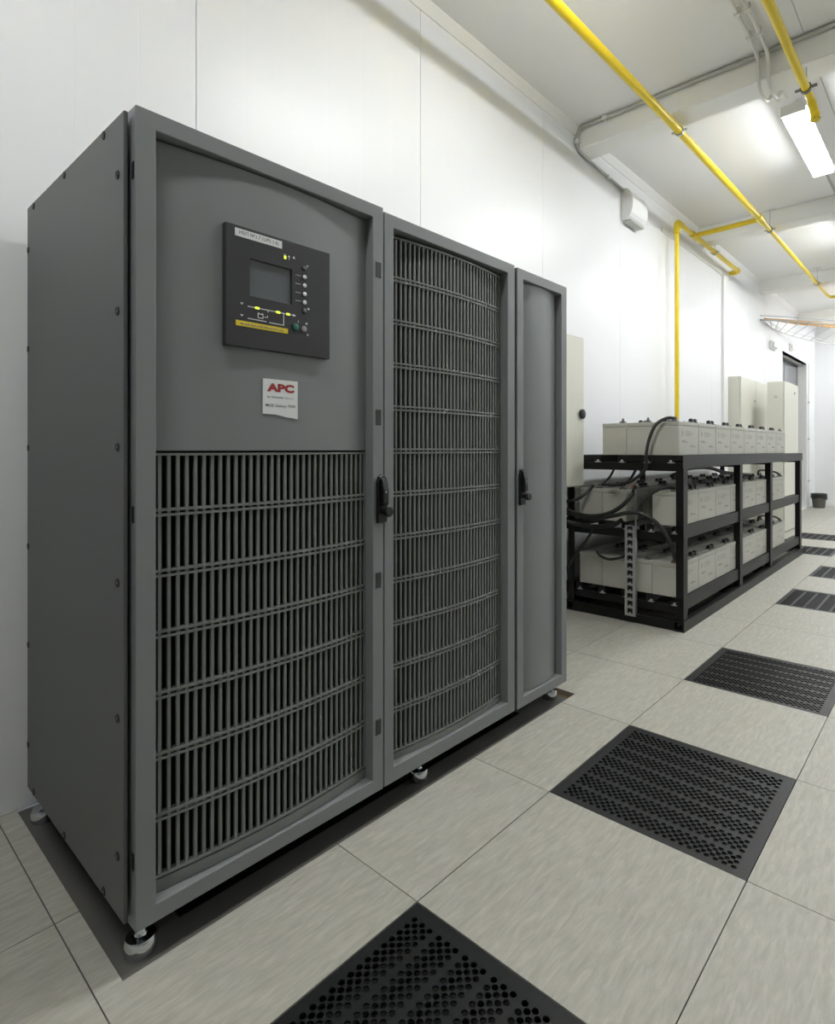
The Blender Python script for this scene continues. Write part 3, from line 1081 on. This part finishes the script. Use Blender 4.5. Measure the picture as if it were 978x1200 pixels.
# ---- two far cream cabinets
ca = thing('tall_cabinet', 'tall cream cabinet against the wall behind the battery rack', 'cabinet', (7.2, 1.12, 0))
part('cabinet_body', 6.57, 7.95, 1.052, 1.196, 0.0, 2.025, m='cab', bev=0.004, parent=ca)
for a, b in ((6.575, 7.255), (7.265, 7.945)):
    dd = part('cabinet_door', a, b, 1.032, 1.050, 0.06, 2.02, m='cab', bev=0.005, parent=ca)
    for z in (0.4, 1.75):
        bm = nb(); lathe(bm, (b - 0.06, 0, z), [(0.018, 1.034), (0.018, 1.026), (0.012, 1.022)], 12, 'y')
        obj('lock', bm, 'steel', dd)
cb = thing('tall_cabinet', 'tall cream cabinet standing just past the far end of the rack', 'cabinet', (7.35, 0.73, 0))
part('cabinet_body', 6.96, 7.74, 0.65, 0.83, 0.09, 1.965, m='cab', bev=0.004, parent=cb)
part('plinth', 6.965, 7.735, 0.64, 0.83, 0.0, 0.078, m='cab', bev=0.002, parent=cb)
dd = part('cabinet_door', 6.963, 7.737, 0.63, 0.648, 0.094, 1.962, m='cab', bev=0.005, parent=cb)
for z in (0.4, 1.85):
    bm = nb(); lathe(bm, (7.5, 0, z), [(0.02, 0.632), (0.02, 0.622), (0.012, 0.618)], 12, 'y')
    obj('lock', bm, 'steel', dd)
bm = nb(); lathe(bm, (0, 0.73, 1.78), [(0.02, 6.962), (0.02, 6.952), (0.012, 6.948)], 12, 'x')
obj('lifting_plug', bm, 'steel', cb)

# ================================================================== YELLOW PIPES
pipe = thing('gas_pipe', 'long yellow ceiling pipe with a branch dropping down the wall behind the batteries', 'pipe', (3.0, 0.47, 3.34))
mx0 = Vector((-4.15, 0.545, 3.34)); mA = Vector((2.9, 0.475, 3.34)); mT = Vector((5.05, 0.448, 3.34)); mE = Vector((8.7, 0.435, 3.34))


def ypart(name, pts, r, parent=pipe, seg=14):
    bm = nb(); tube(bm, pts, r, seg)
    return obj(name, bm, 'ypipe', parent, True)


ypart('main_run', [mx0, (1.4, 0.515, 3.34), mA, mT], 0.0265)
ypart('main_run', [mT, mE], 0.022)
ypart('end_elbow', round_path([mE, mE + Vector((0.12, -0.005, 0)), mE + Vector((0.16, -0.3, 0)), mE + Vector((0.2, -2.6, 0))], 0.08), 0.022)
ypart('tee', [mT - Vector((0.09, 0, 0)), mT + Vector((0.09, 0, 0))], 0.034)
ypart('branch', [(5.06, 0.44, 3.34), (5.09, 1.085, 3.34)], 0.0245)
ypart('drop_pipe', round_path([(5.2, 1.085, 3.34), (4.60, 1.085, 3.34), (4.60, 1.085, 1.24), (4.60, 1.198, 1.24)], 0.07, 6), 0.0215)
ypart('elbow', round_path([(4.72, 1.085, 3.34), (4.60, 1.085, 3.34), (4.60, 1.085, 3.22)], 0.07, 6), 0.031)
ypart('tee', [(5.02, 1.085, 3.34), (5.18, 1.085, 3.34)], 0.033)
ypart('side_run', round_path([(5.1, 1.085, 3.34), (6.68, 1.085, 3.34), (6.68, 1.2, 3.34)], 0.04, 5), 0.0245)
ypart('elbow', round_path([(6.58, 1.085, 3.34), (6.68, 1.085, 3.34), (6.68, 1.17, 3.34)], 0.05, 5), 0.031)
for x, y in ((0.4, 0.5), (3.02, 0.474), (5.42, 0.446), (7.9, 0.437), (5.75, 1.085)):
    bm = nb()
    lathe(bm, (x, y, 3.34), [(0.032, -0.012), (0.032, 0.012), (0.029, 0.012), (0.029, -0.012)], 16, 'x')
    box(bm, x - 0.01, x + 0.01, y - 0.052, y - 0.03, 3.336, 3.344)
    box(bm, x - 0.01, x + 0.01, y + 0.03, y + 0.052, 3.336, 3.344)
    cl = obj('clamp', bm, 'steel', pipe)
    bm = nb(); tube(bm, [(x, y, 3.37), (x, y, 3.55)], 0.0035, 6)
    obj('hanger_rod', bm, 'steel', cl)
    bm = nb(); box(bm, x - 0.015, x + 0.015, y - 0.05, y + 0.05, 3.544, 3.55)
    obj('ceiling_plate', bm, 'wconduit', cl)

p2 = thing('capped_pipe', 'yellow ceiling pipe ending in a downturned nozzle beside the strip light', 'pipe', (2.9, -0.325, 3.25))
ypart('main_run', [(-4.15, -0.31, 3.25), (2.93, -0.327, 3.25)], 0.0235, p2)
ypart('elbow', round_path([(2.92, -0.327, 3.25), (3.02, -0.33, 3.25), (3.045, -0.345, 3.165)], 0.05, 6), 0.0235, p2)
bm = nb()
lathe(bm, (3.045, -0.347, 3.12), [(0.016, 0.0), (0.026, 0.002), (0.027, 0.018), (0.020, 0.022), (0.027, 0.028), (0.027, 0.048), (0.018, 0.055)], 16, 'z')
nz = obj('nozzle', bm, 'ypipe', p2, True)
for k in range(8):
    a = 2 * PI * k / 8
    bm = nb(); lathe(bm, (3.045 + 0.0265 * math.cos(a), -0.347 + 0.0265 * math.sin(a), 3.13), [(0.0035, -0.002), (0.0035, 0.003)], 8, 'z')
    obj('nozzle_hole', bm, 'ink', nz)
bm = nb()
lathe(bm, (2.88, -0.327, 3.25), [(0.031, -0.012), (0.031, 0.012), (0.026, 0.012), (0.026, -0.012)], 16, 'x')
box(bm, 2.87, 2.89, -0.385, -0.356, 3.246, 3.254)
box(bm, 2.87, 2.89, -0.298, -0.27, 3.246, 3.254)
cl = obj('clamp', bm, 'lead', p2)
bm = nb(); tube(bm, [(2.90, -0.327, 3.275), (2.90, -0.327, 3.39)], 0.0035, 6)
obj('hanger_rod', bm, 'steel', cl)

# ================================================================== CONDUITS
c1 = thing('conduit', 'grey conduit along the first ceiling beam and down the wall to the white speaker', 'conduit', (2.83, 1.18, 3.4))
bm = nb()
tube(bm, round_path([(2.838, -3.5, 3.532), (2.838, 1.178, 3.532), (2.842, 1.182, 3.385), (3.0, 1.182, 3.372), (3.66, 1.182, 3.345)], 0.06, 6), 0.012, 10)
obj('tube', bm, 'conduit', c1, True)
for p in ((2.838, 0.95, 3.532), (2.84, 1.18, 3.44), (3.35, 1.182, 3.358)):
    bm = nb(); box(bm, p[0] - 0.018, p[0] + 0.018, p[1] - 0.014, p[1] + 0.016, p[2] - 0.016, p[2] + 0.016, 0.002)
    obj('clip', bm, 'wconduit', c1)
for k, (yy, w) in enumerate(((-0.082, 'left'), (-0.137, 'right'))):
    t = thing('conduit', 'pale conduit bending under the first beam to the strip light, %s of the pair' % w, 'conduit', (2.8, yy, 3.5))
    bm = nb()
    tube(bm, round_path([(-2.7, yy, 3.525), (2.70, yy, 3.525), (2.83, yy, 3.50), (2.835, yy, 3.335), (2.95, yy, 3.315), (3.08, yy, 3.36), (3.16, yy, 3.45), (3.26, yy - 0.02, 3.44)], 0.06, 5), 0.0105, 10)
    obj('tube', bm, 'wconduit', t, True)
    for x in (2.1, 2.38, 2.62):
        bm = nb(); box(bm, x - 0.012, x + 0.012, yy - 0.016, yy + 0.016, 3.51, 3.55, 0.002)
        obj('clip', bm, 'wconduit', t)
t = thing('conduit', 'grey conduit bending down the second beam from the far end of the strip light', 'conduit', (5.4, -0.13, 3.4))
bm = nb()
tube(bm, round_path([(4.45, -0.15, 3.42), (4.6, -0.13, 3.525), (5.40, -0.13, 3.525), (5.435, -0.13, 3.5), (5.435, -0.13, 3.34), (5.56, -0.13, 3.33), (5.72, -0.13, 3.40), (5.86, -0.15, 3.42)], 0.05, 5), 0.0105, 10)
obj('tube', bm, 'conduit', t, True)

# ---- white wall speaker with curved front
bm = nb()
prof = [(1.2, 3.085), (1.2, 3.36)]
for k in range(11):
    a = PI * k / 10
    prof.append((1.19 - 0.10 * math.sin(a) ** 0.8, 3.222 + 0.138 * math.cos(a)))
prism(bm, prof, 3.62, 3.93, 'x', 0.004)
spk = tag(obj('wall_speaker', bm, 'trim', None, False), 'white curved-front speaker high on the wall at the conduit end', 'speaker')
bm = nb(); box(bm, 3.64, 3.91, 1.12, 1.19, 3.074, 3.0845, 0.001)
obj('bottom_plate', bm, 'conduit', spk)

# ---- small fittings by the far door, vertical conduit in the corner
t = thing('emergency_light', 'small white emergency light left of the far door, high on the wall', 'light fitting', (8.8, 1.2, 2.72))
part('fitting_base', 8.68, 8.94, 1.16, 1.2, 2.66, 2.78, m='trim', bev=0.01, parent=t)
part('fitting_cover', 8.70, 8.92, 1.13, 1.158, 2.675, 2.765, m='wall', bev=0.012, parent=t)
t = thing('wall_detector', 'small white box above the far door', 'detector', (10.1, 1.2, 2.85))
part('box_base', 10.0, 10.16, 1.17, 1.2, 2.80, 2.92, m='trim', bev=0.006, parent=t)
part('box_cover', 10.02, 10.14, 1.14, 1.168, 2.82, 2.90, m='wall', bev=0.008, parent=t)
t = thing('conduit', 'thin vertical conduit on the wall right of the far door', 'conduit', (11.62, 1.19, 0))
bm = nb(); tube(bm, [(11.62, 1.188, 0.02), (11.62, 1.188, 2.75)], 0.012, 8)
obj('tube', bm, 'wconduit', t, True)
for z in (0.5, 1.3, 2.0):
    bm = nb(); box(bm, 11.595, 11.645, 1.17, 1.2, z, z + 0.03)
    obj('clip', bm, 'conduit', t)

# ================================================================== CABLE TRAY with orange cables
tray = thing('cable_tray', 'wire cable tray curving out from the far wall below the ceiling', 'cable tray', (9.5, 0.8, 3.0))
near = smooth_path([(8.12, 1.19, 3.0), (8.35, 1.0, 3.0), (8.75, 0.72, 3.0), (9.17, 0.41, 3.0), (9.5, 0.0, 3.0), (9.65, -0.6, 3.0), (9.65, -3.5, 3.0)], 5)
far = smooth_path([(8.5, 1.19, 3.0), (9.0, 1.19, 3.0), (9.6, 1.13, 3.0), (10.4, 0.95, 3.0), (11.1, 0.70, 3.0), (11.4, 0.1, 3.0), (11.4, -3.5, 3.0)], 5)
for nm, path in (('near', near), ('far', far)):
    for dz in (0.0, 0.06):
        bm = nb(); tube(bm, [p + Vector((0, 0, dz)) for p in path], 0.012 if dz == 0 else 0.007, 8)
        obj('side_rail', bm, 'steel' if nm == 'near' else 'wconduit', tray, True)
for k in range(1, len(near) - 1, 2):
    bm = nb(); tube(bm, [near[k], far[k]], 0.007, 6)
    obj('rung', bm, 'wconduit', tray)
random.seed(11)
for k in range(5):
    pts = [p.lerp(q, 0.06 + 0.05 * k + random.uniform(-0.015, 0.015)) + Vector((0, 0, 0.02 + random.uniform(0, 0.012))) for p, q in list(zip(near, far))[1::3]]
    bm = nb(); tube(bm, smooth_path(pts, 4), 0.009, 8)
    tag(obj('data_cable', bm, 'orange', None, True), 'orange data cable in the far cable tray, %s from its near side' % (('first', 'second', 'third', 'fourth', 'fifth')[k]), 'cable', 'orange cables in the tray')

# ================================================================== WASTE BIN
wb = thing('waste_bin', 'small dark grey waste bin with a black liner by the far wall', 'bin', (11.7, 1.03, 0))
bm = nb()
lathe(bm, (11.7, 1.03, 0), [(0.095, 0.0), (0.10, 0.004), (0.128, 0.24), (0.134, 0.245), (0.134, 0.26), (0.126, 0.26), (0.095, 0.02)], 28)
obj('bucket', bm, 'bin', wb, True)
bm = nb()
lathe(bm, (11.7, 1.03, 0), [(0.1385, 0.19), (0.1365, 0.255), (0.139, 0.268), (0.132, 0.275), (0.122, 0.262), (0.11, 0.14)], 28)
random.seed(2)
for v in bm.verts:
    if v.co.z < 0.2 and v.co.z > 0.18:
        v.co.z += random.uniform(-0.03, 0.02)
obj('liner', bm, 'bag', wb, True)
